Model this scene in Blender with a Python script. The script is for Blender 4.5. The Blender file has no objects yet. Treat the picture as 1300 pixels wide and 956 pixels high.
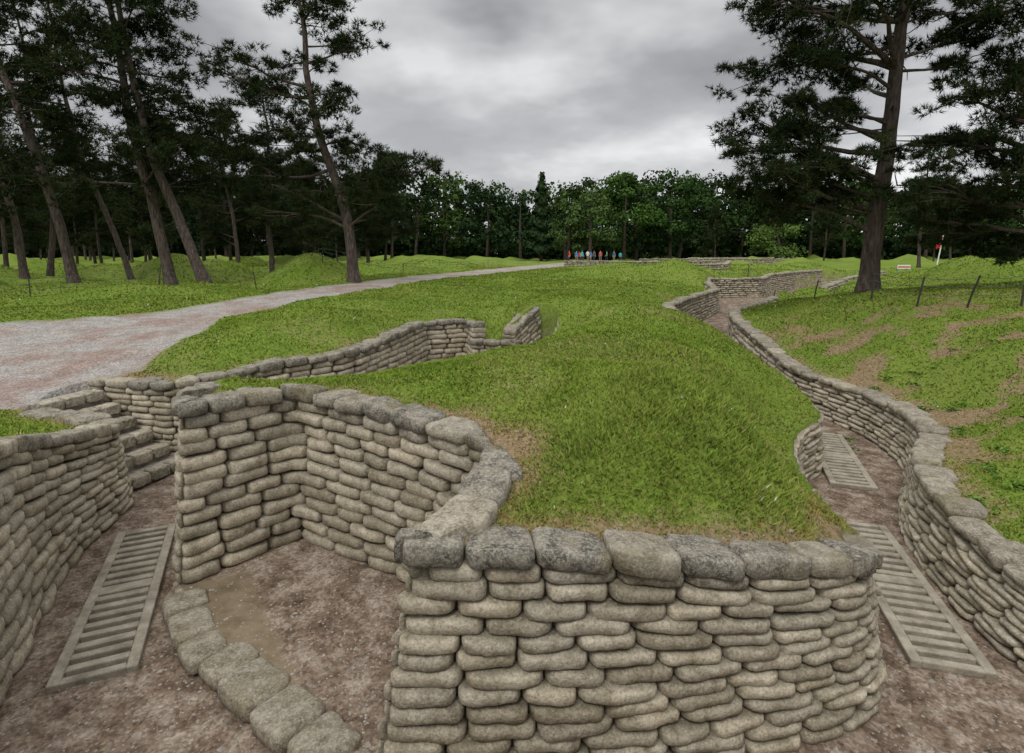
import bpy, math, numpy as np
from mathutils import Vector, Matrix
rng=np.random.default_rng(7)
scene=bpy.context.scene
scene.view_settings.view_transform='Standard'; scene.view_settings.look='None'; scene.view_settings.exposure=0
# ------------------------------------------------------------------ helpers
def link(o): scene.collection.objects.link(o); return o
def mesh_np(name,V,F,mats,smooth=False,attrs=None,matidx=None):
    if isinstance(F,np.ndarray): F=[F]
    V=np.asarray(V,dtype=np.float32)
    me=bpy.data.meshes.new(name)
    me.vertices.add(len(V)); me.vertices.foreach_set('co',V.ravel())
    nl=sum(f.size for f in F); nf=sum(len(f) for f in F)
    me.loops.add(nl); me.polygons.add(nf)
    me.loops.foreach_set('vertex_index',np.concatenate([f.ravel() for f in F]).astype(np.int32))
    tot=np.concatenate([np.full(len(f),f.shape[1]) for f in F]); st=np.concatenate([[0],np.cumsum(tot)[:-1]])
    me.polygons.foreach_set('loop_start',st.astype(np.int32))
    me.polygons.foreach_set('loop_total',tot.astype(np.int32))
    if matidx is not None: me.polygons.foreach_set('material_index',np.asarray(matidx,dtype=np.int32))
    me.polygons.foreach_set('use_smooth',np.full(nf,smooth))
    for m in mats: me.materials.append(m)
    if attrs:
        for k,a in attrs.items():
            a=np.asarray(a,dtype=np.float32)
            if a.ndim==1:
                at=me.attributes.new(k,'FLOAT','POINT'); at.data.foreach_set('value',a)
            else:
                at=me.attributes.new(k,'FLOAT_COLOR','POINT')
                c=np.ones((len(a),4),dtype=np.float32); c[:,:3]=a; at.data.foreach_set('color',c.ravel())
    me.update(calc_edges=True); me.validate()
    return link(bpy.data.objects.new(name,me))
class Acc:
    def __init__(s): s.V=[];s.F={};s.M={};s.n=0;s.A=[]
    def add(s,V,F,m=0,a=None):
        V=np.asarray(V,float); F=np.asarray(F,int); k=F.shape[1]
        s.F.setdefault(k,[]).append(F+s.n); s.M.setdefault(k,[]).append(np.full(len(F),m))
        s.V.append(V); s.n+=len(V)
        if a is None: a=np.zeros((len(V),3))
        s.A.append(np.broadcast_to(np.asarray(a,float),(len(V),3)))
    def build(s,name,mats,smooth=False):
        ks=sorted(s.F)
        F=[np.concatenate(s.F[k]) for k in ks]; M=np.concatenate([np.concatenate(s.M[k]) for k in ks])
        return mesh_np(name,np.concatenate(s.V),F,mats,smooth,{'col':np.concatenate(s.A)},M)
def h2(ix,iy,seed):
    v=np.sin(ix*127.1+iy*311.7+seed*74.7)*43758.5453
    return v-np.floor(v)
def vnoise(x,y,seed=0):
    ix=np.floor(x);iy=np.floor(y);fx=x-ix;fy=y-iy
    fx=fx*fx*(3-2*fx);fy=fy*fy*(3-2*fy)
    a=h2(ix,iy,seed);b=h2(ix+1,iy,seed);c=h2(ix,iy+1,seed);d=h2(ix+1,iy+1,seed)
    return (a*(1-fx)+b*fx)*(1-fy)+(c*(1-fx)+d*fx)*fy
def fbm(x,y,seed=0,o=3):
    r=0;a=.5
    for i in range(o): r=r+a*vnoise(x*2**i,y*2**i,seed+i); a*=.5
    return r/(1-.5**o)
def sstep(a,b,x):
    t=np.clip((x-a)/(b-a),0,1); return t*t*(3-2*t)
BOXF=np.array([[0,3,2,1],[4,5,6,7],[0,1,5,4],[1,2,6,5],[2,3,7,6],[3,0,4,7]])
def boxv(c,size,ang=0,jit=0):
    sx,sy,sz=[q/2 for q in size]
    v=np.array([[-sx,-sy,-sz],[sx,-sy,-sz],[sx,sy,-sz],[-sx,sy,-sz],[-sx,-sy,sz],[sx,-sy,sz],[sx,sy,sz],[-sx,sy,sz]])
    v=v+rng.normal(0,1,v.shape)*jit
    ca,sa=math.cos(ang),math.sin(ang)
    v=np.stack([v[:,0]*ca-v[:,1]*sa,v[:,0]*sa+v[:,1]*ca,v[:,2]],1)
    return v+np.array(c)
def tube(P,R,n=7):
    P=np.asarray(P,float);R=np.asarray(R,float);m=len(P)
    T=np.gradient(P,axis=0);T/=np.linalg.norm(T,axis=1)[:,None]+1e-9
    ref=np.array([0.31,0.95,0.05]);V=[]
    for i in range(m):
        a=np.cross(T[i],ref)
        if np.linalg.norm(a)<1e-3: a=np.cross(T[i],[1,0,0])
        a/=np.linalg.norm(a); b=np.cross(T[i],a)
        an=np.arange(n)/n*2*np.pi
        V.append(P[i]+R[i]*(np.cos(an)[:,None]*a+np.sin(an)[:,None]*b))
    V=np.concatenate(V);F=[]
    for i in range(m-1):
        for j in range(n):
            F.append([i*n+j,i*n+(j+1)%n,(i+1)*n+(j+1)%n,(i+1)*n+j])
    return V,np.array(F)
# ------------------------------------------------------------------ materials
def newmat(name):
    m=bpy.data.materials.new(name); m.use_nodes=True; nt=m.node_tree; b=nt.nodes['Principled BSDF']
    b.inputs['Specular IOR Level'].default_value=.2; b.inputs['Roughness'].default_value=.85
    return m,nt,b
class NB:
    def __init__(s,nt): s.nt=nt
    def n(s,t,**k):
        x=s.nt.nodes.new(t)
        for a,b in k.items(): setattr(x,a,b)
        return x
    def l(s,a,b): s.nt.links.new(a,b)
    def pos(s): return s.n('ShaderNodeNewGeometry').outputs['Position']
    def noise(s,scale,detail=4,rough=.6,vec=None,dist=0):
        x=s.n('ShaderNodeTexNoise'); x.inputs['Scale'].default_value=scale;x.inputs['Detail'].default_value=detail;x.inputs['Roughness'].default_value=rough
        x.inputs['Distortion'].default_value=dist
        s.l(vec if vec is not None else s.pos(),x.inputs['Vector']); return x.outputs['Fac']
    def vor(s,scale,out='Color',vec=None,feature='F1'):
        x=s.n('ShaderNodeTexVoronoi',feature=feature); x.inputs['Scale'].default_value=scale
        s.l(vec if vec is not None else s.pos(),x.inputs['Vector']); return x.outputs[out]
    def ramp(s,fac,stops):
        x=s.n('ShaderNodeValToRGB'); e=x.color_ramp.elements
        while len(e)<len(stops): e.new(.5)
        for i,(p,c) in enumerate(stops):
            e[i].position=p; e[i].color=(c if len(c)==4 else (*c,1)) if hasattr(c,'__len__') else (c,c,c,1)
        s.l(fac,x.inputs['Fac']); return x.outputs['Color']
    def mix(s,f,a,b,mode='MIX'):
        x=s.n('ShaderNodeMix',data_type='RGBA',blend_type=mode)
        for sock,v in ((x.inputs[0],f),(x.inputs[6],a),(x.inputs[7],b)):
            if isinstance(v,(int,float)): 
                sock.default_value=v if sock==x.inputs[0] else (v,v,v,1)
            elif isinstance(v,tuple): sock.default_value=(*v,1) if len(v)==3 else v
            else: s.l(v,sock)
        return x.outputs[2]
    def math(s,op,a,b=0.0,clamp=False):
        x=s.n('ShaderNodeMath',operation=op,use_clamp=clamp)
        for sock,v in ((x.inputs[0],a),(x.inputs[1],b)):
            if isinstance(v,(int,float)): sock.default_value=v
            else: s.l(v,sock)
        return x.outputs[0]
    def attr(s,name,out='Fac'):
        x=s.n('ShaderNodeAttribute',attribute_name=name); return x.outputs[out]
    def bump(s,h,strength,dist,b,prev=None):
        x=s.n('ShaderNodeBump'); x.inputs['Strength'].default_value=strength; x.inputs['Distance'].default_value=dist
        s.l(h,x.inputs['Height'])
        if prev is not None: s.l(prev,x.inputs['Normal'])
        if b is not None: s.l(x.outputs[0],b.inputs['Normal'])
        return x.outputs[0]
def sandbag_mat():
    m,nt,b=newmat('cast_sandbag'); q=NB(nt)
    big=q.noise(2.2,3,.65); mid=q.noise(9,4,.75); fine=q.noise(50,3,.75)
    base=q.ramp(mid,[(.3,(.30,.255,.185)),(.48,(.49,.44,.345)),(.7,(.62,.575,.475))])
    sep=q.n('ShaderNodeSeparateColor'); q.l(q.attr('col','Color'),sep.inputs[0])
    tint=q.ramp(sep.outputs[0],[(0,(.70,.67,.62)),(.5,(.95,.945,.93)),(1,(1.15,1.11,1.05))])
    c=q.mix(1,base,tint,'MULTIPLY')
    st=q.ramp(big,[(.48,0),(.66,1)])
    c=q.mix(q.math('MULTIPLY',st,.45),c,(.21,.19,.12))
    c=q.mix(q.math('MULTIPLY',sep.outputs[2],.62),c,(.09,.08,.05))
    speck=q.ramp(fine,[(.34,.48),(.54,1)]); c=q.mix(.75,c,q.mix(1,c,speck,'MULTIPLY'))
    lich=q.ramp(fine,[(.50,0),(.58,1)])
    lspot=q.ramp(fine,[(.61,0),(.66,1)]); c=q.mix(q.math('MULTIPLY',lspot,.35),c,(.68,.65,.56))
    capc=q.mix(q.ramp(mid,[(.38,0),(.64,1)]),(.060,.054,.044),(.26,.235,.185))
    capc=q.mix(q.math('MULTIPLY',lich,.45),capc,(.44,.425,.37))
    moss=q.ramp(big,[(.54,0),(.64,1)])
    capc=q.mix(q.math('MULTIPLY',moss,.45),capc,(.14,.115,.035))
    c=q.mix(sep.outputs[1],c,capc)
    q.l(c,b.inputs['Base Color']); b.inputs['Roughness'].default_value=.92
    q.bump(q.noise(42,4,.75),.75,.016,b)
    return m
def stone_mat(name,c1,c2,sc=12):
    m,nt,b=newmat(name); q=NB(nt)
    c=q.ramp(q.noise(sc,5,.7),[(.3,c1),(.7,c2)])
    g=q.ramp(q.noise(160,2,.6),[(.35,.6),(.6,1)]); c=q.mix(.7,c,q.mix(1,c,g,'MULTIPLY'))
    q.l(c,b.inputs['Base Color']); q.bump(q.noise(60,3,.7),.6,.01,b); return m
def flat_mat(name,col,rough=.8,var=.15):
    m,nt,b=newmat(name); q=NB(nt)
    c=q.ramp(q.noise(14,2),[(.3,tuple(x*(1-var) for x in col)),(.7,tuple(min(1,x*(1+var)) for x in col))])
    q.l(c,b.inputs['Base Color']); b.inputs['Roughness'].default_value=rough; return m
def leaf_mat(name):
    m=bpy.data.materials.new(name); m.use_nodes=True; nt=m.node_tree; q=NB(nt)
    nt.nodes.remove(nt.nodes['Principled BSDF']); d=q.n('ShaderNodeBsdfDiffuse')
    q.l(q.attr('col','Color'),d.inputs[0]); q.l(d.outputs[0],nt.nodes['Material Output'].inputs[0])
    return m
def bark_mat():
    m,nt,b=newmat('pine_bark'); q=NB(nt)
    mp=q.n('ShaderNodeMapping'); mp.inputs['Scale'].default_value=(1,1,.22); q.l(q.pos(),mp.inputs[0])
    v=q.vor(11,'Distance',mp.outputs[0]); n=q.noise(14,4,.7,mp.outputs[0])
    c=q.ramp(n,[(.3,(.03,.022,.018)),(.55,(.085,.066,.055)),(.75,(.15,.12,.10))])
    c=q.mix(.6,c,q.mix(1,c,q.ramp(v,[(0,.4),(.5,1.2)]),'MULTIPLY'))
    q.l(c,b.inputs['Base Color']); q.bump(v,.8,.05,b); return m
M_bag=sandbag_mat(); M_dirtback=flat_mat('packed_earth',(.06,.048,.034))
M_bark=bark_mat(); M_needle=leaf_mat('pine_needles'); M_leaf=leaf_mat('tree_leaves'); M_grassb=leaf_mat('grass_blades')
M_duck=stone_mat('duckboard_concrete',(.20,.175,.13),(.46,.415,.33),6); M_step=stone_mat('step_stone',(.22,.195,.16),(.46,.42,.36))
# ------------------------------------------------------------------ layout (metres; trench floor at z=0)
LEFT=[(-2.9,1.3,1.8),(-3.35,2.2,1.9),(-3.6,3.2,1.95),(-3.98,4.16,1.95),(-4.45,5.0,1.75),(-4.9,6.0,1.45),(-5.15,7.4,1.15),(-5.45,7.85,1.12),(-6.2,8.05,1.15),(-7.0,8.3,1.2)]
BACK=[(-7.2,9.25,1.33),(-6.3,9.05,1.33),(-5.5,8.8,1.35),(-4.8,9.5,1.4),(-4.0,10.3,1.47),(-3.1,10.9,1.5),(-2.65,12.3,1.58),(-2.1,14.5,1.7),(-1.3,14.9,1.7),(-1.15,14.35,1.65)]
LOW=[(-1.12,14.3,1.25),(-.5,14.2,1.22),(.18,14.05,1.25)]
BIT=[(.2,14.05,1.5),(.5,14.6,1.8),(.9,15.25,2.05)]
ISLW=[(1.15,15.0,1.75),(1.0,13.9,1.5),(.5,12.8,1.4),(-.4,11.6,1.46),(-.9,10.6,1.5),(-2.2,9.3,1.46),(-3.1,8.5,1.48),(-3.8,7.6,1.6),(-3.8,6.5,1.9)]
ISLM=[(-3.8,6.5,1.9),(-3.65,5.75,1.95),(-3.3,5.1,1.95),(-2.45,6.1,1.9),(-1.2,5.35,1.85),(-.35,4.7,1.8),(-.45,4.0,1.7),(-.95,3.1,1.66),
 (0,3.1,1.62),(.77,3.22,1.5),(1.4,3.32,1.42),(2.0,3.45,1.34),(2.6,3.62,1.26),(2.97,3.95,1.15),(3.12,4.4,1.02)]
MC=[1,2,3,5,7]
ISLE=[(3.12,4.4,.98),(3.33,5.3,.8),(3.55,6.3,.74),(3.85,7.3,.76),(4.35,8.1,.8),(4.95,8.5,.82),(5.15,9.2,.9),(5.15,10.5,1.15),(5.0,12,1.42),(5.0,14,1.6),(5.1,16.5,1.65)]
FARL=[(5.1,16.5,1.65),(5.6,19.5,1.7),(7.3,22.6,1.75),(9.6,26,1.85),(10.2,29,2.0),(11,31.5,2.1),(14.2,31.8,2.1),(16,35,2.2),(20,40,2.2),(24,44,2.2)]
FARR=[(27,42,2.2),(21,36,2.0),(15.5,29,1.75),(12,26.3,1.5),(9.4,22.4,1.5),(7.1,18.8,1.6),(6.4,16.5,1.5)]
RIGHT=[(6.4,16.5,1.5),(6.25,14.1,1.12),(6.2,12.7,.86),(6.5,11.4,.8),(6.6,10.5,.8),(6.5,9.6,.8),(6.35,8.9,.8),(5.9,8.1,.82),(5.3,7.4,.83),(4.8,6.7,.84),(4.45,5.8,.82),(4.2,4.9,.76),(4.15,4.2,.7),(4.3,3.2,.75),(4.4,2.2,1.0),(4.2,1.3,1.5)]
NEAR=[(4.2,1.3,1.5),(2,1.2,1.8),(0,1.2,1.8),(-2.9,1.3,1.8)]
def floorz(x,y): return 1.0*sstep(13,31,y)
def gsmooth(P,sig):
    if len(P)<4 or sig<=0: return P
    n=int(min(max(1,round(3*sig/.05)),len(P)-1)); k=np.exp(-.5*(np.arange(-n,n+1)*.05/sig)**2);k/=k.sum()
    A=np.concatenate([2*P[0]-P[1:n+1][::-1],P,2*P[-1]-P[-n-1:-1][::-1]])
    return np.stack([np.convolve(A[:,i],k,'valid') for i in range(P.shape[1])],1)
def dense(C,corners=(),off=0.0,sig=.28,csig=.05,retc=False):
    C=np.array(C,float)
    if off!=0:
        d=np.diff(C[:,:2],axis=0); d/=np.linalg.norm(d,axis=1)[:,None]
        n=np.stack([d[:,1],-d[:,0]],1)
        O=[]
        for i in range(len(C)):
            if i==0: o=n[0]
            elif i==len(C)-1: o=n[-1]
            else:
                mm=n[i-1]+n[i]; mm/=np.linalg.norm(mm)+1e-9; o=mm/max(.5,mm@n[i])
            O.append(o)
        C=C.copy(); C[:,:2]+=np.array(O)*off
    cs=[0]+sorted(corners)+[len(C)-1]; out=[]; ci=[];tot=0
    for a,b in zip(cs[:-1],cs[1:]):
        seg=C[a:b+1]; L=np.concatenate([[0],np.cumsum(np.linalg.norm(np.diff(seg[:,:2],axis=0),axis=1))])
        n=max(3,int(L[-1]/.05)); s=np.linspace(0,L[-1],n)
        P=np.stack([np.interp(s,L,seg[:,i]) for i in range(3)],1)
        P=gsmooth(P,min(sig,L[-1]/6)); out.append(P if not out else P[1:]); tot+=len(out[-1]); ci.append(tot-1)
    P=np.concatenate(out)
    if corners: P=gsmooth(P,csig)
    if retc: return P,ci[:-1]
    return P
def bagshape(nu,nv,r,boxy):
    a=np.linspace(-np.pi/2,np.pi/2,nu); u=np.sin(a)*.6+np.linspace(-1,1,nu)*.4
    az=np.clip(1-np.abs(u)**9,0,1)**.42; ad=np.clip(1-np.abs(u)**8,0,1)**.45
    ph=np.arange(nv)/nv*2*np.pi
    e1,e2=(.55,.38) if not boxy else (.36,.34)
    cz=np.sign(np.sin(ph))*np.abs(np.sin(ph))**e1; cd=np.sign(np.cos(ph))*np.abs(np.cos(ph))**e2
    U=np.repeat(u,nv).reshape(nu,nv); Z=az[:,None]*cz[None]; D=ad[:,None]*cd[None]
    w=(np.sin(U*r.uniform(2,5)+r.uniform(0,6))*np.cos(ph[None]*2+r.uniform(0,6))*.05+np.sin(U*r.uniform(6,11)+ph[None]*3+r.uniform(0,6))*.03)
    return U,Z*(1+w),D*(1+w*.6)
wi=[0]
def build_wall(name,C,corners=(),rowh=.118,batter=.1,cap=True,caph=.13,lod=0,zb=None,depth=.36,capa=1.0):
    wi[0]+=1; r=np.random.default_rng(1000+wi[0])
    acc=Acc()
    base=dense(C,corners)
    fz=(lambda x,y:floorz(x,y)) if zb is None else zb
    meanh=np.mean(base[:,2]-fz(base[:,0],base[:,1]))-(caph if cap else 0)
    nr=max(1,int(round(meanh/rowh)))
    if name=='curb': nr=0
    nu,nv=((14,16),(8,8))[lod]
    F=np.array([[i*nv+j,i*nv+(j+1)%nv,(i+1)*nv+(j+1)%nv,(i+1)*nv+j] for i in range(nu-1) for j in range(nv)])
    for j in range(nr+(1 if cap else 0)):
        iscap=(j==nr)
        zrel=(j+.5)*rowh
        P,ci=dense(C,corners,off=-batter*zrel+(0 if not iscap else .045),csig=.07,retc=True)
        d=np.gradient(P[:,:2],axis=0); d/=np.linalg.norm(d,axis=1)[:,None]+1e-9
        if corners: d=gsmooth(d,.04); d/=np.linalg.norm(d,axis=1)[:,None]+1e-9
        N=np.stack([d[:,1],-d[:,0]],1)
        S=np.concatenate([[0],np.cumsum(np.linalg.norm(np.diff(P[:,:2],axis=0),axis=1))]); L=S[-1]; SC=[S[c] for c in ci]
        fl=fz(P[:,0],P[:,1]); top=P[:,2]
        s=-r.uniform(0,.3)
        wob=r.uniform(0,6,3)
        while s<L-.03:
            l=r.uniform(.36,.56)*(1.0 if not iscap else .95)
            s0=max(s,0); s1=min(s+l,L)
            for c in SC:
                if s0+.14<c<s1-.14 : s1=c+.02; l=s1-s
            if s1-s0<.12: s+=l; continue
            U,Z,D=bagshape(nu,nv,r,iscap)
            sc=(s0+s1)/2; ss=np.clip(sc+U*(s1-s0)/2*1.03,-.02,L+.02)
            px=np.interp(ss,S,P[:,0]);py=np.interp(ss,S,P[:,1]);nx=np.interp(ss,S,N[:,0]);ny=np.interp(ss,S,N[:,1])
            tz=np.interp(ss,S,top);bz=np.interp(ss,S,fl)
            ct=caph if cap else 0
            hr=(tz-ct-bz)/max(nr,1)
            if iscap:
                H=ct*r.uniform(.85,1.35); zc=tz-ct+H/2-.012+r.uniform(-.008,.01)+U*r.normal(0,.010); dep=r.uniform(.30,.42)
                zz=zc+Z*H/2*1.04
            else:
                zc=bz+(j+.5)*hr+.010*np.sin(ss*2.3+wob[0]+j*.35)*(1 if nr>3 else 0)+r.uniform(-.004,.004)+U*r.normal(0,.005); H=hr*r.uniform(1.05,1.18); dep=depth
                zz=zc+Z*H/2
            dd=-dep/2+D*dep/2+r.uniform(-.014,.014)+.010*np.sin(U*2+r.uniform(0,6))+U*r.normal(0,.008)
            if SC:
                cd=np.min([np.abs(ss-c) for c in SC],0); dd=np.maximum(dd,-(.06+.75*cd))
            V=np.stack([px+nx*dd,py+ny*dd,zz],-1).reshape(-1,3)
            nz=(fbm(V[:,0]*12+V[:,2]*9,V[:,1]*12-V[:,2]*7,3,2)-.5)
            V[:,2]+=nz*.014; V[:,:2]+=np.stack([nx.ravel(),ny.ravel()],1)*(nz*.026)[:,None]
            capv=capa*r.uniform(.7,1) if iscap else (0.5*capa if (cap and j>=nr-1 and r.random()<.45) else (.2*r.random() if r.random()<.2 else 0.0))
            if iscap and r.random()<.15: capv*=.5
            tn=r.random()
            if name=='curb': capv=.4; tn=.15
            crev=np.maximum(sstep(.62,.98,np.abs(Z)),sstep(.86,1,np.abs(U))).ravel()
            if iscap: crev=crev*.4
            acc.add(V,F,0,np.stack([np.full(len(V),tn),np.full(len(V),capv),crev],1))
            s+=l
    Pt=dense(C,corners,off=-.14-batter*1.2); Pb=dense(C,corners,off=-.12)
    n=min(len(Pt),len(Pb)); it=np.linspace(0,len(Pt)-1,n).astype(int); ib=np.linspace(0,len(Pb)-1,n).astype(int)
    Vt=Pt[it].copy(); Vt[:,2]-=.09; Vb=Pb[ib].copy(); Vb[:,2]=fz(Vb[:,0],Vb[:,1])-.05
    V=np.concatenate([Vb,Vt]); i=np.arange(n-1); Fq=np.stack([i,i+1,i+1+n,i+n],1); acc.add(V,Fq,1)
    return acc.build('sandbag_wall' if name!='curb' else 'fire_bay_curb',[M_bag,M_dirtback],True)
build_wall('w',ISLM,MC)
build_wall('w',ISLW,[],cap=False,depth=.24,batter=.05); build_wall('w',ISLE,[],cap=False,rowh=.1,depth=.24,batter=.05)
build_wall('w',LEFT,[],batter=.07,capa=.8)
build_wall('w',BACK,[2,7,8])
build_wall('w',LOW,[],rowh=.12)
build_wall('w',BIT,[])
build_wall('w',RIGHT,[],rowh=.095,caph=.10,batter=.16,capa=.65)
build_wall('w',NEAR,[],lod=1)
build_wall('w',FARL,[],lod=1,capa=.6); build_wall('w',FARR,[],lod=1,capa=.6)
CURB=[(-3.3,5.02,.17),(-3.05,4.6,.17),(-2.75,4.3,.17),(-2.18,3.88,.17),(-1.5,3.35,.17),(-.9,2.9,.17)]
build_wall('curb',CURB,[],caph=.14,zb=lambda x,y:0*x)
# ------------------------------------------------------------------ terrain
ALLW=((LEFT,[]),(BACK,[2,7,8]),(LOW,[]),(BIT,[]),(ISLW,[]),(ISLM,MC),(ISLE,[]),(FARL,[]),(FARR,[]),(RIGHT,[]),(NEAR,[]))
POLY=np.concatenate([dense(w,c)[::(10 if w in (FARL,FARR) else 4)] for w,c in ALLW])[:,:2]
def inside(X,Y,PL):
    r=np.zeros(X.shape,bool); n=len(PL)
    for i in range(n):
        x1,y1=PL[i];x2,y2=PL[(i+1)%n]
        if y1==y2: continue
        c=((y1>Y)!=(y2>Y)); xi=(x2-x1)*(Y-y1)/(y2-y1)+x1
        r^=(c&(X<xi))
    return r
def distpoly(X,Y,PL,closed=True):
    D=np.full(X.shape,1e9,np.float64); n=len(PL)
    for i in range(n if closed else n-1):
        x1,y1=PL[i];x2,y2=PL[(i+1)%n]; dx,dy=x2-x1,y2-y1; l=dx*dx+dy*dy+1e-12
        t=np.clip(((X-x1)*dx+(Y-y1)*dy)/l,0,1); D=np.minimum(D,(X-x1-t*dx)**2+(Y-y1-t*dy)**2)
    return np.sqrt(D)
CT=[(-3.0,6.3,1.9),(-1.5,6.6,1.93),(-2.5,7.5,1.72),(-1.3,8.3,1.76),(.5,5.2,1.9),(.8,6.8,2.1),(1.2,9,2.1),(1.9,12,2.22),(2.8,14.5,2.25),(2.2,5,1.66),(2.6,5.6,1.5),(2.7,6.6,1.6),(3.0,8,1.7),(3.8,9.8,1.7),(4.0,11,1.85),(.3,10.3,1.78),(1.0,4.2,1.72),(1.9,4.2,1.52),(1.5,13,1.9),(3.9,13,2.0),
(-5.5,10.5,1.55),(-5,12,1.8),(-4.5,14,2.0),(-3.7,12.5,1.78),(-3,16,1.85),(-1.5,17,1.85),(0,18,1.95),(3,18,2.15),(0,25,2.15),(5,28,2.15),(-.5,15.3,1.4),(1.8,15.8,2.2),
(-7.5,8.6,1.18),(-9,9,1.2),(-12,9,1.3),(-9,12,1.52),(-12,13,1.75),(-8,15.5,1.8),(-7.5,18.5,2.0),(-5.5,27,2.15),(-3,39,2.2),(5,60,2.2),
(-6,6,1.5),(-7,7.2,1.28),(-5.5,4.5,1.9),(-8,5,1.7),(-15,20,2.15),(-25,25,2.2),(-10,25,2.15),(-20,15,1.95),(-30,12,1.9),(-15,35,2.2),
(6,3,1.2),(6,5.5,1.25),(7.5,7,1.6),(8.5,9.5,1.75),(8,12,1.5),(9,15,2.0),(10.6,17,2.38),(12,12,2.25),(14,9,2.3),(11,5,1.9),(16,18,2.5),(9.8,20,1.85),(14,23.5,1.75),(20,25,2.4),(18.5,30,2.1),(30,30,2.5),(8,27,2.15),(5.5,23,2.05),(8,32,2.1),(12,36,2.25),(16,41,2.3),
(0,0,1.8),(-3,0,1.8),(3,0,1.7),(0,-6,1.8),(-8,-3,1.8),(8,-3,1.9),(8,1,1.7)]
cc=list(CT)
for w,cr in ALLW:
    st=int(.6/.05) if w not in (FARL,FARR) else 40
    if w in (ISLE,ISLW):
        for p in dense(w,cr,off=-.5)[5::14]: cc.append((p[0],p[1],p[2]+(.2 if w is ISLE else .06)))
        for p in dense(w,cr,off=-.06)[9::14]: cc.append((p[0],p[1],p[2]+.035))
    else:
        for p in dense(w,cr,off=-.5)[5::st]: cc.append((p[0],p[1],p[2]-.045))
cc=np.array(cc)
def kern(d2): return np.sqrt(d2+.12)
A=kern((cc[:,0][:,None]-cc[:,0])**2+(cc[:,1][:,None]-cc[:,1])**2); 
zm=2.1; W=np.linalg.solve(A-np.eye(len(cc))*.02,cc[:,2]-zm)
PATH=np.array([(-60,4),(-20,6.6),(-8.2,7.55),(-7.0,8.25),(-7.0,9.25),(-6.7,10.1),(-6.9,12),(-7.3,14.5),(-6.6,17.5),(-5.2,22),(-3.9,28.3),(-.5,38),(3.5,50),(9,70),(14,90),(20,110),(16,112),(10,92),(5,73),(-.3,52),(-3.3,39.5),(-7.0,26),(-8.7,18.5),(-9.7,15.4),(-12.5,13.2),(-22,13.5),(-60,16)])
def axis(f0,f1,st,lo,hi,g=1.09):
    a=list(np.arange(f0,f1+1e-6,st)); s=st;x=f1
    while x<hi: s=min(s*g,25); x+=s; a.append(x)
    s=st;x=f0
    while x>lo: s=min(s*g,25); x-=s; a.insert(0,x)
    return np.array(a)
xs=axis(-7.6,8.2,.08,-420,420,1.05); ys=axis(.8,16.5,.08,-60,620,1.025)
GX,GY=np.meshgrid(xs,ys,indexing='ij')
pin=inside(GX,GY,PATH); pd=distpoly(GX,GY,PATH); psd0=np.where(pin,pd,-pd); psd=psd0+(fbm(GX/.7,GY/.7,21,3)-.5)*.5
m_path=sstep(-.12,.15,psd)
def ground(X,Y):
    z=np.full(X.shape,zm)
    for (x,y,_),w in zip(cc,W): z=z+w*kern((X-x)**2+(Y-y)**2)
    r=np.sqrt(X**2+(Y-10)**2); k=sstep(28,48,r); z=z*(1-k)+2.2*k
    z=np.clip(z,.6,2.9)
    b1=fbm(X/4.6,Y/4.6,5,2); hum=(np.abs(b1-.5)*2-.25)*1.15+(b1-.5)*1.2+(fbm(X/1.9,Y/1.9,9,2)-.5)*.36
    far=sstep(10,22,r)*sstep(-.2,3.5,-psd0)*(1+.45*sstep(-6,-12,X)*(1-sstep(50,70,Y)))
    side=sstep(0,6,np.abs(X-(Y-12)*.1+0)-2)*(1-.75*sstep(30,45,Y)*sstep(-2,2,X)*(1-sstep(22,28,X)))
    z=z+hum*far*(.3+.7*side)+(fbm(X/.8,Y/.8,11,3)-.5)*.07
    return z
GZ=ground(GX,GY)
near=(GX>-9)&(GX<30)&(GY>0)&(GY<48)
ins=np.zeros(GX.shape,bool); dst=np.full(GX.shape,9.0)
ins[near]=inside(GX[near],GY[near],POLY); dst[near]=distpoly(GX[near],GY[near],POLY)
sd=np.where(ins,dst,-dst)
GZ=GZ+(fbm(GX/1.45,GY/1.45,61,2)-.5)*.36*sstep(.5,1.3,-sd)*(1-sstep(14,22,GY))*(1-sstep(6,9,-GX))
softP=dense(ISLE)[8:]; softW=dense(ISLW)[:-10]
dsoft=np.full(GX.shape,9.0); dsoft[near]=np.minimum(distpoly(GX[near],GY[near],softP[::6,:2],False),distpoly(GX[near],GY[near],softW[::6,:2],False))
softm=(dsoft<np.abs(sd)+.03)&(dsoft<2)
thr=np.where(softm,-.08,-.24)
carve=sd>thr
fl=floorz(GX,GY)+(fbm(GX/.5,GY/.5,31,3)-.5)*.04
BAY=np.array([p[:2] for p in dense(CURB,[],off=-.12)[::6]]+[(-.45,3.4),(-.3,4.6),(-1.2,5.5),(-2.45,6.4),(-3.4,5.2)])
bay=inside(GX,GY,BAY); fl=np.where(bay,fl*0+.14+(fbm(GX/.4,GY/.4,33,2)-.5)*.03,fl)
GZ=np.where(carve,fl,GZ); GZ=np.where((m_path>.5)&~carve,GZ-.02,GZ)
m_floor=np.where(carve,1.0,0.0)
SL=np.array([(-3.3,5.2),(-2.75,5.5),(-1.7,4.0),(-1.25,3.0),(-1.5,3.1),(-2.6,4.1)])
m_slab=np.where(inside(GX,GY,SL),1.0,0.0)*bay
rb=sstep(4.5,5.6,GX-.12*(GY-4))*(1-sstep(12,19,GY))*(1-sstep(10,15,GX))
edge=sstep(1.0,.42,-sd)*(sd<0)*(1-.8*sstep(13,17,GY))*np.where(softm,.35,1)
fn=fbm(GX/.45,GY/.45,47,3)
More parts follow.
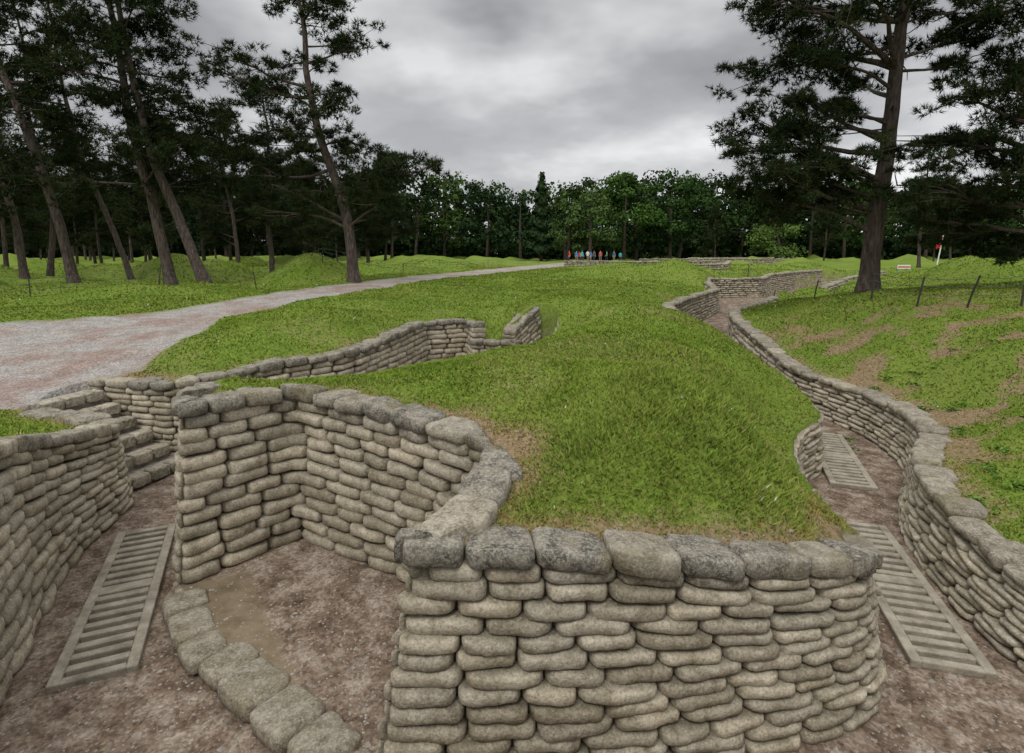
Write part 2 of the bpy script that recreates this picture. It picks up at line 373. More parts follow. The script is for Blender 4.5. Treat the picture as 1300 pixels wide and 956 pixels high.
fedge=sstep(.75,.42,-sd)*(sd<0)*(GX>-.9)*(GX<3.4)*(GY<6)*(.25+.9*fn)+np.exp(-((GX-.15)**2+(GY-4.9)**2)/.10)*.6
dry=np.clip(edge*(.12+.7*fbm(GX/.6,GY/.6,41,3))+fedge*.55+rb*(.14+sstep(.45,.68,fbm(GX/.5,GY/.5,43,4))*.62)+sstep(.60,.75,fbm(GX/2,GY/2,45,3))*.35,0,1)
dry=np.where(carve,0,dry)
nx_,ny_=GX.shape; idx=np.arange(nx_*ny_).reshape(nx_,ny_)
F=np.stack([idx[:-1,:-1],idx[1:,:-1],idx[1:,1:],idx[:-1,1:]],-1).reshape(-1,4)
def ground_mat():
    m,nt,b=newmat('ground'); q=NB(nt)
    g1=q.noise(.7,3,.65); g2=q.noise(18,4,.8)
    gr=q.ramp(g2,[(.3,(.055,.09,.012)),(.5,(.125,.19,.027)),(.72,(.215,.29,.052))])
    gr=q.mix(q.math('MULTIPLY',q.ramp(g1,[(.42,0),(.62,1)]),.5),gr,(.20,.24,.055))
    dryc=q.ramp(g2,[(.3,(.11,.078,.045)),(.5,(.235,.17,.10)),(.7,(.35,.28,.165))])
    dn=q.math('ADD',q.attr('m_dry'),q.math('MULTIPLY',q.math('SUBTRACT',q.noise(9,3,.7),.5),1.1))
    c=q.mix(q.ramp(dn,[(.3,0),(.7,1)]),gr,dryc)
    vv=q.vor(42,'Color')
    peb=q.ramp(vv,[(0,.45),(1,1.35)]); 
    mid=q.noise(4,4,.7)
    red=q.ramp(g1,[(.44,0),(.60,1)])
    pc=q.mix(red,(.37,.35,.32),(.32,.245,.21)); pc=q.mix(1,pc,peb,'MULTIPLY')
    pc=q.mix(.6,pc,q.mix(1,pc,q.ramp(mid,[(.3,.6),(.7,1.2)]),'MULTIPLY'))
    c=q.mix(q.attr('m_path'),c,pc)
    fc=q.ramp(mid,[(.3,(.085,.060,.042)),(.48,(.185,.137,.10)),(.66,(.33,.275,.22))])
    fc=q.mix(.8,fc,q.mix(1,fc,q.ramp(vv,[(0,.4),(1,1.6)]),'MULTIPLY'))
    c=q.mix(q.attr('m_floor'),c,fc)
    sc=q.ramp(mid,[(.3,(.14,.108,.066)),(.7,(.26,.205,.14))])
    c=q.mix(q.attr('m_slab'),c,sc)
    q.l(c,b.inputs['Base Color']); b.inputs['Roughness'].default_value=.95; b.inputs['Specular IOR Level'].default_value=.05
    q.bump(g2,.7,.04,b)
    return m
M_ground=ground_mat()
mesh_np('ground',np.stack([GX,GY,GZ],-1).reshape(-1,3),F,[M_ground],True,{'m_path':m_path.ravel(),'m_floor':m_floor.ravel(),'m_slab':m_slab.ravel(),'m_dry':dry.ravel()})
def samp(G,x,y):
    i=np.clip(np.searchsorted(xs,x)-1,0,len(xs)-2); j=np.clip(np.searchsorted(ys,y)-1,0,len(ys)-2)
    fx=(x-xs[i])/(xs[i+1]-xs[i]);fy=(y-ys[j])/(ys[j+1]-ys[j])
    return (G[i,j]*(1-fx)+G[i+1,j]*fx)*(1-fy)+(G[i,j+1]*(1-fx)+G[i+1,j+1]*fx)*fy
def gz(x,y): return float(samp(GZ,np.array([float(x)]),np.array([float(y)]))[0])
# ------------------------------------------------------------------ grass
N=600000
th=rng.uniform(-.84,.84,N); r=np.exp(rng.uniform(np.log(3.0),np.log(55),N))
gx=np.sin(th)*r; gy=np.cos(th)*r
s_=samp(sd,gx,gy)
soft=samp(softm.astype(float),gx,gy)>.5
ok=(s_<np.where(soft,-.16,-.40))&(samp(m_path,gx,gy)<.3)
dr=samp(dry,gx,gy); keep=rng.random(N)>np.clip((dr-.35)*1.1,0,.7); ok&=keep
gx,gy,r,dr,s_=gx[ok],gy[ok],r[ok],dr[ok],s_[ok]; n=len(gx); gzv=samp(GZ,gx,gy)
clump=fbm(gx/.3,gy/.3,51,2); big=fbm(gx/2.5,gy/2.5,53,3)
h=(.012+.022*clump+.014*rng.random(n))*(1+.016*r)*(1+.5*sstep(.55,.75,big))*(1-.4*dr); w=.0030+.00095*r
h=h*np.where(rng.random(n)<.02,1.8,1)
a=rng.uniform(0,2*np.pi,n); lean=rng.normal(0,.7,(n,2))*h[:,None]
B=np.stack([gx,gy,gzv-.006],1); wx=np.stack([np.cos(a)*w,np.sin(a)*w,0*a],1)
T=B+np.stack([lean[:,0],lean[:,1],h],1)
V=np.stack([B-wx,B+wx,T],1).reshape(-1,3)
v=rng.random(n); green=np.stack([.125+.11*v,.20+.13*v,.022+.025*v],1); yel=np.array([.34,.27,.11]); 
lg=np.array([.25,.31,.062]); dk=np.array([.09,.155,.024])
k=(sstep(.4,.7,big)*.6)[:,None]; col=green*(1-k)+lg*k
b2_=fbm(gx/1.1+9,gy/1.1,57,3); k=(sstep(.50,.70,b2_)*.45)[:,None]; col=col*(1-k)+dk*k
b3_=fbm(gx/.5+3,gy/.5,58,2); col*=(.8+.4*b3_)[:,None]
ky=(rng.random(n)<(.08+.8*dr))[:,None]*rng.uniform(.4,1,(n,1)); col=col*(1-ky)+yel*ky
orr=((dr>.45)&(rng.random(n)<.25)); col[orr]=np.array([.30,.17,.06])
wh=(rng.random(n)<.0012); col[wh]=(.75,.75,.7)
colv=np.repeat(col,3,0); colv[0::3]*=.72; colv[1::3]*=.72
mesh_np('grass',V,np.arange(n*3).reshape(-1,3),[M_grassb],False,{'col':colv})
acc=Acc()
for k_ in range(110):
    x=rng.uniform(4.8,9); y=rng.uniform(3.5,11)
    if k_<7: x,y=[(6.0,9.6),(5.25,8.3),(-4.55,4.75),(4.0,7.2),(6.2,10.2),(-3.7,6.9),(3.6,5.6)][k_]
    elif samp(sd,np.array([x]),np.array([y]))[0]>-.5: continue
    z=gz(x,y); nlf=int(rng.uniform(14,34))
    for q_ in range(nlf):
        an=rng.uniform(0,6.28); L=rng.uniform(.03,.085); wd=L*.28; d=np.array([math.cos(an),math.sin(an),0]); p=np.array([-d[1],d[0],0]); o=np.array([x,y,z])+np.array([rng.normal(0,.07),rng.normal(0,.07),0])
        V=[o,o+d*L*.5+p*wd+[0,0,L*.45],o+d*L+[0,0,L*.35],o+d*L*.5-p*wd+[0,0,L*.45]]; acc.add(V,[[0,1,2,3]],0,np.array([.10,.19,.035])*rng.uniform(.6,1.4))
acc.build('weeds',[M_leaf])
acc=Acc(); oct_=np.array([[1,0,0],[0,1,0],[-1,0,0],[0,-1,0],[0,0,.7],[0,0,-.7]],float); of=np.array([[0,1,4],[1,2,4],[2,3,4],[3,0,4]])
M=13000; th=rng.uniform(-.86,.86,M); rr=np.exp(rng.uniform(np.log(3.2),np.log(16),M)); px=np.sin(th)*rr;py=np.cos(th)*rr
okk=((samp(sd,px,py)>.02)|(samp(m_path,px,py)>.8)|((samp(dry,px,py)>.6)&(rng.random(M)<.3))); okk&=~((samp(sd,px,py)>-.5)&(samp(sd,px,py)<.02))
px,py=px[okk],py[okk]; pz=samp(GZ,px,py)
for x,y,z in zip(px,py,pz):
    s=rng.uniform(.005,.017)*(1 if rng.random()<.96 else 1.8); V=oct_*s*rng.uniform(.7,1.3,(6,1)); an=rng.uniform(0,6); ca,sa=math.cos(an),math.sin(an)
    V=np.stack([V[:,0]*ca-V[:,1]*sa,V[:,0]*sa+V[:,1]*ca,V[:,2]],1)+[x,y,z]
    acc.add(V,of,0,(rng.uniform(.2,.5),)*3)
acc.build('gravel',[M_step])
# ------------------------------------------------------------------ steps
acc=Acc(); a0=np.array([-5.35,8.28]); a1=np.array([-7.0,8.76]); dv=(a1-a0)/np.linalg.norm(a1-a0); ang=math.atan2(dv[1],dv[0]); 
ns=6; Ls=np.linalg.norm(a1-a0)+.2
for i in range(ns):
    z=.2*(i+1)-.02; s0=i*Ls/ns
    c=a0+dv*(s0+(Ls-s0)/2+.06); acc.add(boxv((c[0],c[1],z/2-.03),(Ls-s0,.98,z+.01),ang),BOXF,1)
    for kx,wd in zip((-.33,0,.33),rng.uniform(.3,.36,3)):
        U,Z,D=bagshape(10,12,rng,True); nrm=np.array([-dv[1],dv[0]])
        cc2=a0+dv*(s0+.09)+nrm*kx
        X=cc2[0]+nrm[0]*U*wd/2+dv[0]*D*.12; Y=cc2[1]+nrm[1]*U*wd/2+dv[1]*D*.12; ZZ=z-.075+Z*.085
        V=np.stack([X,Y,ZZ],-1).reshape(-1,3); V+=rng.normal(0,.004,V.shape); Fq=np.array([[p*12+j,p*12+(j+1)%12,(p+1)*12+(j+1)%12,(p+1)*12+j] for p in range(9) for j in range(12)])
        acc.add(V,Fq,0,(rng.random(),.4,.2))
acc.build('trench_steps',[M_bag,M_step],False)
# ------------------------------------------------------------------ duckboards
def duck(p0,p1,w=.62,z=.035):
    p0=np.array(p0);p1=np.array(p1);d=p1-p0;L=np.linalg.norm(d);d/=L;ang=math.atan2(d[1],d[0]);nr=np.array([-d[1],d[0]]);acc=Acc()
    for sgn in (-1,1):
        c=(p0+p1)/2+nr*sgn*(w/2-.045); acc.add(boxv((c[0],c[1],z-.012),(L,.09,.075),ang),BOXF)
    n=int(L/.145)
    for i in range(n+1):
        c=p0+d*(.04+i*(L-.08)/n); acc.add(boxv((c[0],c[1],z-.010),(.078,w-.176,.066),ang,.002),BOXF)
    c=p0+d*L*.5; acc.add(boxv((c[0],c[1],z-.008),(.14,w-.172,.068),ang),BOXF)
    o=acc.build('duckboard',[M_duck]); bv=o.modifiers.new('b','BEVEL'); bv.width=.012; bv.segments=2; bv.limit_method='ANGLE'
duck((-3.36,4.1),(-4.5,6.6)); duck((3.62,4.2),(4.36,6.75)); duck((5.0,7.9),(5.9,10.4)); duck((-4.4,7.9),(-3.9,9.3)); duck((5.6,11.2),(5.55,13.6))
# ------------------------------------------------------------------ pines
def needles(Cn,Dn,k,length,width,r):
    n=len(Cn); C=np.repeat(Cn,k,0); D=np.repeat(Dn,k,0)*.7+r.normal(0,.55,(n*k,3)); D/=np.linalg.norm(D,axis=1)[:,None]
    P=np.cross(D,r.normal(0,1,(n*k,3))); P/=np.linalg.norm(P,axis=1)[:,None]+1e-9
    Ln=length*r.uniform(.6,1.2,(n*k,1))
    V=np.stack([C+P*width/2,C-P*width/2,C+D*Ln],1).reshape(-1,3)
    return V,np.arange(n*k*3).reshape(-1,3)
def pine(name,trunk,R0,blobs,seed,nl=.2,nw=.02,tufts=230,k=12,bare=6,loc=(0,0,0),flat=.5,g0=1.0):
    r=np.random.default_rng(seed); acc=Acc(); T=np.array(trunk,float)
    Ls=np.concatenate([[0],np.cumsum(np.linalg.norm(np.diff(T,axis=0),axis=1))]); s=np.linspace(0,Ls[-1],26)
    TP=np.stack([np.interp(s,Ls,T[:,i]) for i in range(3)],1)
    for _ in range(3):
        TP[1:-1]=TP[:-2]*.25+TP[1:-1]*.5+TP[2:]*.25
    TP[2:-1,:2]+=np.cumsum(r.normal(0,.02,(23,2)),0)
    f=s/s[-1]; R=R0*(1-.8*f**1.1); R[0]*=1.4; R[1]*=1.08
    V,F=tube(TP,R,12); acc.add(V,F,0)
    for bl in blobs:
        c=np.array(bl[:3]); br=bl[3]
        hd=np.linalg.norm(c[:2]-np.array([np.interp(c[2],TP[:,2],TP[:,0]),np.interp(c[2],TP[:,2],TP[:,1])]))
        za=np.clip(c[2]-hd*r.uniform(-.05,.45),TP[3,2],TP[-2,2])
        A=np.array([np.interp(za,TP[:,2],TP[:,0]),np.interp(za,TP[:,2],TP[:,1]),za])
        t=np.linspace(0,1,8)[:,None]; L=np.linalg.norm(c-A)
        lim=A+(c-A)*t+np.array([0,0,1])*np.sin(t*np.pi)*L*r.uniform(-.10,.14)+np.cumsum(r.normal(0,.04,(8,3))*L*.5,0)*t
        rb=min(R0*.38,.02+.018*L); V,F=tube(lim,np.linspace(rb,.014,8),6); acc.add(V,F,0)
        end=lim[-1]
        m=max(7,int(11*br+5))
        sub=end+r.normal(0,1,(m,3))*np.array([.62,.62,.36*flat/.55])*br
        sub[:m//4]=lim[r.integers(4,7,m//4)]+r.normal(0,.2,(m//4,3))*br
        for sc_ in sub:
            st=lim[r.integers(4,8)]; mid=(st+sc_)/2+r.normal(0,.08*br,3); V,F=tube([st,mid,sc_],[.02,.013,.006],4); acc.add(V,F,0)
        nt_=int(tufts*br**1.6/m)+7
        for sc_ in sub:
            sr=br*r.uniform(.2,.42)
            p=r.normal(0,1,(nt_,3)); p/=np.linalg.norm(p,axis=1)[:,None]; rad=r.uniform(.1,1,(nt_,1))**.5
            tl=r.normal(0,.35,2)
            pos=p*rad*sr*np.array([1.25,1.25,flat*.8]); pos[:,2]+=pos[:,0]*tl[0]+pos[:,1]*tl[1]; pos+=sc_
            d=p*.7+np.array([0,0,.45]); d/=np.linalg.norm(d,axis=1)[:,None]
            V,F=needles(pos,d,k,nl,nw,r)
            g=g0*r.uniform(.6,1.3)*r.uniform(.7,1.25,(nt_,1)); col=np.array([[.026,.044,.018]])*g; col[:,0:1]*=r.uniform(.8,1.6,(nt_,1))
            acc.add(V,F,1,np.repeat(col,k*3,0))
    for _ in range(bare):
        i=r.integers(7,20); A=TP[i]; an=r.uniform(0,6.28); L=r.uniform(.6,2.2)
        t=np.linspace(0,1,5)[:,None]; dirn=np.array([math.cos(an),math.sin(an)*.8,r.uniform(-.1,.35)]); P=A+dirn*L*t+np.cumsum(r.normal(0,.05,(5,3)),0)*t
        V,F=tube(P,np.linspace(.03,.008,5),5); acc.add(V,F,0)
    o=acc.build(name,[M_bark,M_needle],False); o.location=loc
    return o
def design(b,sc,bx,by,r,dep=.6):
    out=[]
    for (u,v,rad) in b:
        R=rad/sc; hx=(u-bx)/sc; out.append((hx,r.normal(0,1)*dep,(by-v)/sc,R))
    return out
r=np.random.default_rng(3)
def base(x,y): return (x,y,gz(x,y)-.08)
BL=[(1060,60,48),(1000,40,52),(960,85,40),(1020,100,40),(1150,45,38),(1180,60,26),(1080,20,48),(975,20,38),(945,55,28),(1130,80,26),(945,160,38),(985,178,40),(930,195,26),(1020,162,30),(960,222,40),(1010,222,42),(1050,238,34),(930,238,26),(1065,212,24),(1100,-40,60),(1050,-50,60),(1150,-30,50),(1000,-30,45),(1110,-110,60),(1060,-120,50),(1160,-90,45),(1020,252,26),(985,130,24),(980,250,30),(1035,130,30),(1165,100,24),(1000,195,40),(975,60,40),(1040,20,40)]
tx,ty=10.55,16.9
pine('pine_tree',[(0,0,0),(.02,0,2),(.1,.05,4),(.1,0,6),(.1,0,7.5),(.3,0,9),(.4,.1,11),(.45,0,13)],.27,design(BL,42.5,1100,367,r,.9),11,nl=.19,nw=.023,tufts=440,k=10,bare=9,loc=base(tx,ty))
BL=[(1280,20,50),(1230,45,35),(1200,90,25),(1290,90,40),(1170,150,28),(1220,150,40),(1270,160,42),(1150,190,24),(1200,210,40),(1260,220,48),(1160,245,28),(1210,270,36),(1270,280,40),(1240,305,28),(1290,320,30),(1330,100,60),(1330,220,60),(1340,0,70),(1400,60,70),(1400,180,70),(1310,-50,60),(1380,-90,60),(1190,300,22),(1235,95,30),(1160,215,26),(1230,185,36)]
pine('pine_tree',[(0,0,0),(-.1,0,3),(.1,.05,6),(.05,0,9),(.2,0,12)],.27,design(BL,48,1360,375,r,.9),12,nl=.18,nw=.021,tufts=420,k=10,loc=base(14.6,15.2))
BL=[(330,95,26),(352,118,28),(312,103,15),(420,30,28),(450,15,35),(465,70,22),(440,60,22),(440,130,24),(455,150,28),(465,185,22),(380,160,18),(398,190,18),(490,210,24),(520,205,28),(542,215,18),(470,240,22),(380,215,22),(350,240,24),(360,268,18),(510,250,22),(420,0,35),(370,15,20),(480,272,16),(330,215,22),(400,-40,40),(440,-50,35),(500,225,22),(425,100,15),(360,90,16),(400,240,20),(430,175,16)]
def tr(pts,sc,bx,by): return [((u-bx)/sc,0.15*math.sin(v*.03),(by-v)/sc) for u,v in pts]
pine('pine_tree',tr([(450,353),(446,300),(432,235),(408,165),(394,95),(399,45),(385,0),(380,-50)],27.8,450,353),.25,design(BL,27.8,450,353,r,.8),13,nl=.26,nw=.032,tufts=210,k=8,bare=12,loc=base(-7.15,26))
def gen(trk,sc,bx,by,seed,z0,n,spread=2.6,rr=(.7,1.35)):
    r=np.random.default_rng(seed); T=np.array(tr(trk,sc,bx,by)); out=[]; zt=T[-1,2]
    for i in range(n):
        z=z0+(zt-z0)*(i+r.random())/n; f=(z-z0)/(zt-z0); a=r.uniform(0,6.28); d=spread*(1-.5*f)*r.uniform(.25,1.1)
        out.append((np.interp(z,T[:,2],T[:,0])+math.cos(a)*d,math.sin(a)*d,z+r.uniform(-.3,.4),r.uniform(*rr)*(1-.2*f)))
    return T,out
LT=[([(100,352),(84,270),(66,170),(30,70),(10,0),(0,-90)],26,-19.8,26,.22,5.0,24,2.8),
    ([(175,348),(155,285),(125,200),(112,110),(105,0),(100,-60)],24,-19.8,30,.15,4.5,20,2.8),
    ([(225,351),(208,260),(190,150),(182,60),(170,-20),(165,-90)],26,-15.4,26,.25,4.6,24,3.2),
    ([(275,356),(243,275),(218,185),(200,80),(195,0),(190,-80)],27.5,-13.6,25.5,.24,4.2,24,3.2),
    ([(30,342),(20,250),(0,150),(-20,50),(-30,-60)],22,-28,33,.2,3.6,24,3.4),
    ([(60,340),(70,250),(55,150),(60,60),(50,-20)],20,-29,36,.18,4.0,22,3.4),
    ([(330,335),(325,250),(335,160),(330,100)],20,-15,36,.16,3.0,18,2.6)]
for i,(t,sc,x,y,R0,z0,nb,sp) in enumerate(LT):
    T,bl=gen(t,sc,t[0][0],t[0][1],100+i,z0,nb,sp)
    pine('pine_tree',T,R0,bl,200+i,nl=.27,nw=.036,tufts=170,k=7,bare=12,loc=base(x,y))
var=[]
for i in range(4):
    T,bl=gen([(0,300),(r.uniform(-12,12),200),(r.uniform(-25,25),80),(r.uniform(-30,30),-30)],22,0,300,300+i,3.4,20,3.2,(.9,1.6))
    var.append((T,bl))
firsts=[]
spots=[]
for i in range(36):
    y=r.uniform(42,88); f=r.uniform(-.93,-.16); x=f*y
    if x>-9 : x-=6
    spots.append((x,y))
spots+=[(34,48),(42,55),(50,52),(46,44),(60,60),(38,70),(55,75),(30,85)]
for i,(x,y) in enumerate(spots):
    j=i%4
    if i<4:
        o=pine('pine_tree',var[j][0],.2,var[j][1],400+j,nl=.38,nw=.06,tufts=85,k=6,bare=8); firsts.append(o)
    else:
        o=link(bpy.data.objects.new('pine_tree',firsts[j].data))
    s=r.uniform(.6,.88) if x<0 else r.uniform(.5,.7)
    o.location=base(x,y); o.rotation_euler=(0,0,r.uniform(0,6.28)); o.scale=(s,s,s*r.uniform(.9,1.1))
# ------------------------------------------------------------------ distant forest
acc=Acc(); r=np.random.default_rng(77)
def leaves(P,Nn,size,col,r):
    n=len(P); a=np.cross(Nn,r.normal(0,1,(n,3))); a/=np.linalg.norm(a,axis=1)[:,None]+1e-9; b=np.cross(Nn,a)
    s=size*r.uniform(.5,1.2,(n,1)); t=r.uniform(.5,1,(n,1))
    V=np.stack([P-a*s,P-b*s*t,P+a*s,P+b*s*t],1).reshape(-1,3)
    acc.add(V,np.arange(n*4).reshape(-1,4),1,np.repeat(col,4,0))
def ftree(x,y,h,w,kind,g,size=.36,nl=2200,z0=None):
    z=(gz(x,y) if z0 is None else z0)-.2
    V,F=tube([(x,y,z),(x+r.normal(0,.3),y,z+h*.5),(x,y,z+h*.85)],[.32,.2,.05],6); acc.add(V,F,0)
    if kind=='cone': 
        f=r.random(nl)**.7; hh=z+h*(.10+.88*(1-f))+r.normal(0,.15,nl); an=r.uniform(0,6.28,nl)
        rad=w*.5*(f*.85+.12)*(.7+.3*np.sin(hh*3.1+np.sin(an*3)*1.5))*np.sqrt(r.random(nl)); 
        P=np.stack([x+np.cos(an)*rad,y+np.sin(an)*rad,hh],1); Nn=np.stack([np.cos(an),np.sin(an),.5+0*an],1)+r.normal(0,.3,(nl,3))
        col=np.array(g)*r.uniform(.6,1.3,(nl,1))
    else:
        nb=26; f=r.random(nb); cz=z+h*(.16+.74*f); cr=w*.5*np.sqrt(np.clip(1-(2*f-.8)**2*.6,.1,1))
        an=r.uniform(0,6.28,nb); C=np.stack([x+np.cos(an)*cr*.7,y+np.sin(an)*cr*.7,cz],1); R=w*r.uniform(.10,.24,nb)
        b=r.integers(0,nb,nl); d=r.normal(0,1,(nl,3)); d/=np.linalg.norm(d,axis=1)[:,None]; d[:,2]=np.where(d[:,2]<-.3,-d[:,2],d[:,2])
        P=C[b]+d*R[b][:,None]*r.uniform(.5,1.2,(nl,1))*np.array([1,1,.8]); Nn=d+r.normal(0,.6,(nl,3))
        bc=r.uniform(.65,1.3,nb); col=np.array(g)*bc[b][:,None]*r.uniform(.65,1.35,(nl,1))
    Nn/=np.linalg.norm(Nn,axis=1)[:,None]; leaves(P,Nn,size,col,r)
for row,(yy,st) in enumerate(((110,7),(124,6),(138,7),(155,8))):
    x=-170+row*3
    while x<185:
        u=x/yy; y=yy+r.uniform(-8,8)+abs(x)*.05
        kind='cone' if r.random()<.10 else 'dec'
        if -.17<u<-.02 : hh=r.uniform(13.5,19)
        elif u<-.2: hh=r.uniform(14,20)
        elif u<.08: hh=r.uniform(11,16)
        else: hh=r.uniform(14,19)
        hh*=(.92,1.05,1.1,1.15)[row]
        g=[(.022,.038,.014),(.030,.055,.016),(.05,.085,.022),(.025,.046,.02)][r.integers(0,4)]
        if u<-.15: g=(.02,.034,.015)
        ftree(x,y,hh,r.uniform(8,13) if kind=='dec' else r.uniform(6.5,8.5),kind,g,size=.36 if row<2 else .5,nl=(2100,1600,1100,1000)[row])
        x+=st*r.uniform(.6,1.3)
n=50000; x=r.uniform(-180,190,n); y=121+r.uniform(-8,16,n)+np.abs(x)*.05; z=2.0+6.5*r.random(n)*(.45+.55*vnoise(x/4,y*0,5)); 
leaves(np.stack([x,y,z],1),(lambda q:q/np.linalg.norm(q,axis=1)[:,None])(r.normal(0,1,(n,3))),.6,np.array([[.016,.028,.011]])*r.uniform(.6,1.5,(n,1)),r)
acc.build('distant_forest',[M_bark,M_leaf])
def single(name,*a,**k):
    global acc
    acc=Acc(); ftree(*a,**k); acc.build(name,[M_bark,M_leaf])
single('young_tree',33,72,5.0,6.5,'dec',(.085,.135,.035),size=.17,nl=5000)
single('young_tree',12.5,92,11.5,8,'dec',(.07,.11,.035),size=.24,nl=4500)
single('young_tree',9,93,10,6.5,'dec',(.062,.10,.032),size=.24,nl=3500)
single('spruce_tree',5,98,15,8,'cone',(.025,.045,.018),size=.3,nl=4500)
single('broadleaf_tree',19.5,100,15.5,12,'dec',(.05,.095,.022),size=.28,nl=6000)
single('broadleaf_tree',28,102,15.5,12,'dec',(.038,.075,.02),size=.28,nl=6000)
# ------------------------------------------------------------------ far low parapets
def farwall(pts,h=.5):
    C=[(x,y,gz(x,y)+h) for x,y in pts]; zb=lambda x,y: samp(GZ,np.atleast_1d(x),np.atleast_1d(y))-.1
    build_wall('w',C,[],lod=1,zb=zb,rowh=.16,capa=.5)
farwall([(5,56),(9,54),(12.5,54.5),(15,51),(18.5,51)],.6); farwall([(26,85),(33,82),(40,80)],.8); farwall([(15,68),(19,65),(24,67),(28,63),(33,64)],.7)
farwall([(13.5,42),(16.5,43.5),(18,47)],.5)
# ------------------------------------------------------------------ fences
M_post=flat_mat('fence_post_wood',(.05,.042,.038)); M_wire=flat_mat('wire',(.09,.09,.09),.5)
def fence(pts,h=.55,rad=.022,wr=.004,tilt=0.1):
    acc=Acc(); tops=[]
    for x,y in pts:
        z=gz(x,y); t=rng.normal(0,tilt,2)*h; P=[(x,y,z-.1),(x+t[0]*.5,y+t[1]*.5,z+h*.5),(x+t[0],y+t[1],z+h)]
        V,F=tube(P,[rad,rad,rad*.9],6); acc.add(V,F,0); tops.append((np.array(P[0]),np.array(P[2])))
        acc.add(boxv((P[2][0],P[2][1],P[2][2]+.005),(rad*1.9,rad*1.9,.012)),BOXF,0)
    for (a0,a1),(b0,b1) in zip(tops[:-1],tops[1:]):
        for f in (.5,.75,.97):
            A=a0+(a1-a0)*f;Bq=b0+(b1-b0)*f; t=np.linspace(0,1,6)[:,None]; P=A+(Bq-A)*t-np.array([0,0,.05])*np.sin(np.pi*t); V,F=tube(P,[wr]*6,4); acc.add(V,F,1)
    acc.build('wire_fence',[M_post,M_wire])
fence([(14,34),(12.8,28),(11.4,21.5),(9.6,15.2),(9.9,13.9),(10.4,13.0),(11.3,12.6),(12.9,12.6),(15,13.6)],.72,.024,.0065)
fence([(-20,18),(-16.5,19.5),(-13,21),(-10.3,23),(-8.9,27),(-6.5,34),(-2,48),(3,64)],.7,.02,.006)
# ------------------------------------------------------------------ flag, signs
M_white=flat_mat('white_paint',(.78,.78,.76),.5,.05); M_red=flat_mat('red_cloth',(.6,.03,.03),.7,.08); M_steel=flat_mat('grey_steel',(.3,.3,.3),.5)
acc=Acc(); x,y=29.7,40.; z=gz(x,y); V,F=tube([(x-.12,y,z-.2),(x,y,z+1),(x+.14,y,z+2.3)],[.04,.04,.035],8); acc.add(V,F,1)
nu_,nv_=11,9; uu,vv_=np.meshgrid(np.linspace(0,1,nu_),np.linspace(0,1,nv_),indexing='ij')
fx=x+.14-.06*vv_-uu*.42*(1-.25*vv_); fy=y+.07*np.sin(uu*7+vv_*2)*uu; fz_=z+2.25-vv_*.72-uu*.22-.04*np.sin(uu*6)
V=np.stack([fx,fy,fz_],-1).reshape(-1,3)
Fr=[[i*nv_+j,i*nv_+j+1,(i+1)*nv_+j+1,(i+1)*nv_+j] for i in range(nu_-1) for j in range(nv_-1) if not (2<=j<5)]; Fw=[[i*nv_+j,i*nv_+j+1,(i+1)*nv_+j+1,(i+1)*nv_+j] for i in range(nu_-1) for j in (2,3,4)]
acc.add(V,Fr,2); acc.add(V,Fw,1)
acc.build('red_and_white_flag',[M_steel,M_white,M_red])
def disc(c,w,hh,m,th=.02):
    acc.add(boxv(c,(w,th,hh),.0),BOXF,m)
acc=Acc(); x,y=27.3,40.; z=gz(x,y)
for dx in (-.35,.35): V,F=tube([(x+dx,y,z-.2),(x+dx,y,z+.6)],[.03]*2,8); acc.add(V,F,0)
disc((x,y-.05,z+.45),.9,.28,1); disc((x,y-.065,z+.45),.82,.08,2)
acc.build('barrier_sign',[M_steel,M_white,M_red])
acc=Acc(); x,y=-29.5,52.; z=gz(x,y)
for dx in (-.6,.6): V,F=tube([(x+dx,y,z-.2),(x+dx,y,z+1.0)],[.04]*2,8); acc.add(V,F,0)
disc((x,y-.05,z+.75),1.5,.5,1); disc((x,y-.065,z+.88),1.3,.07,0)
acc.build('information_panel',[M_steel,M_white])
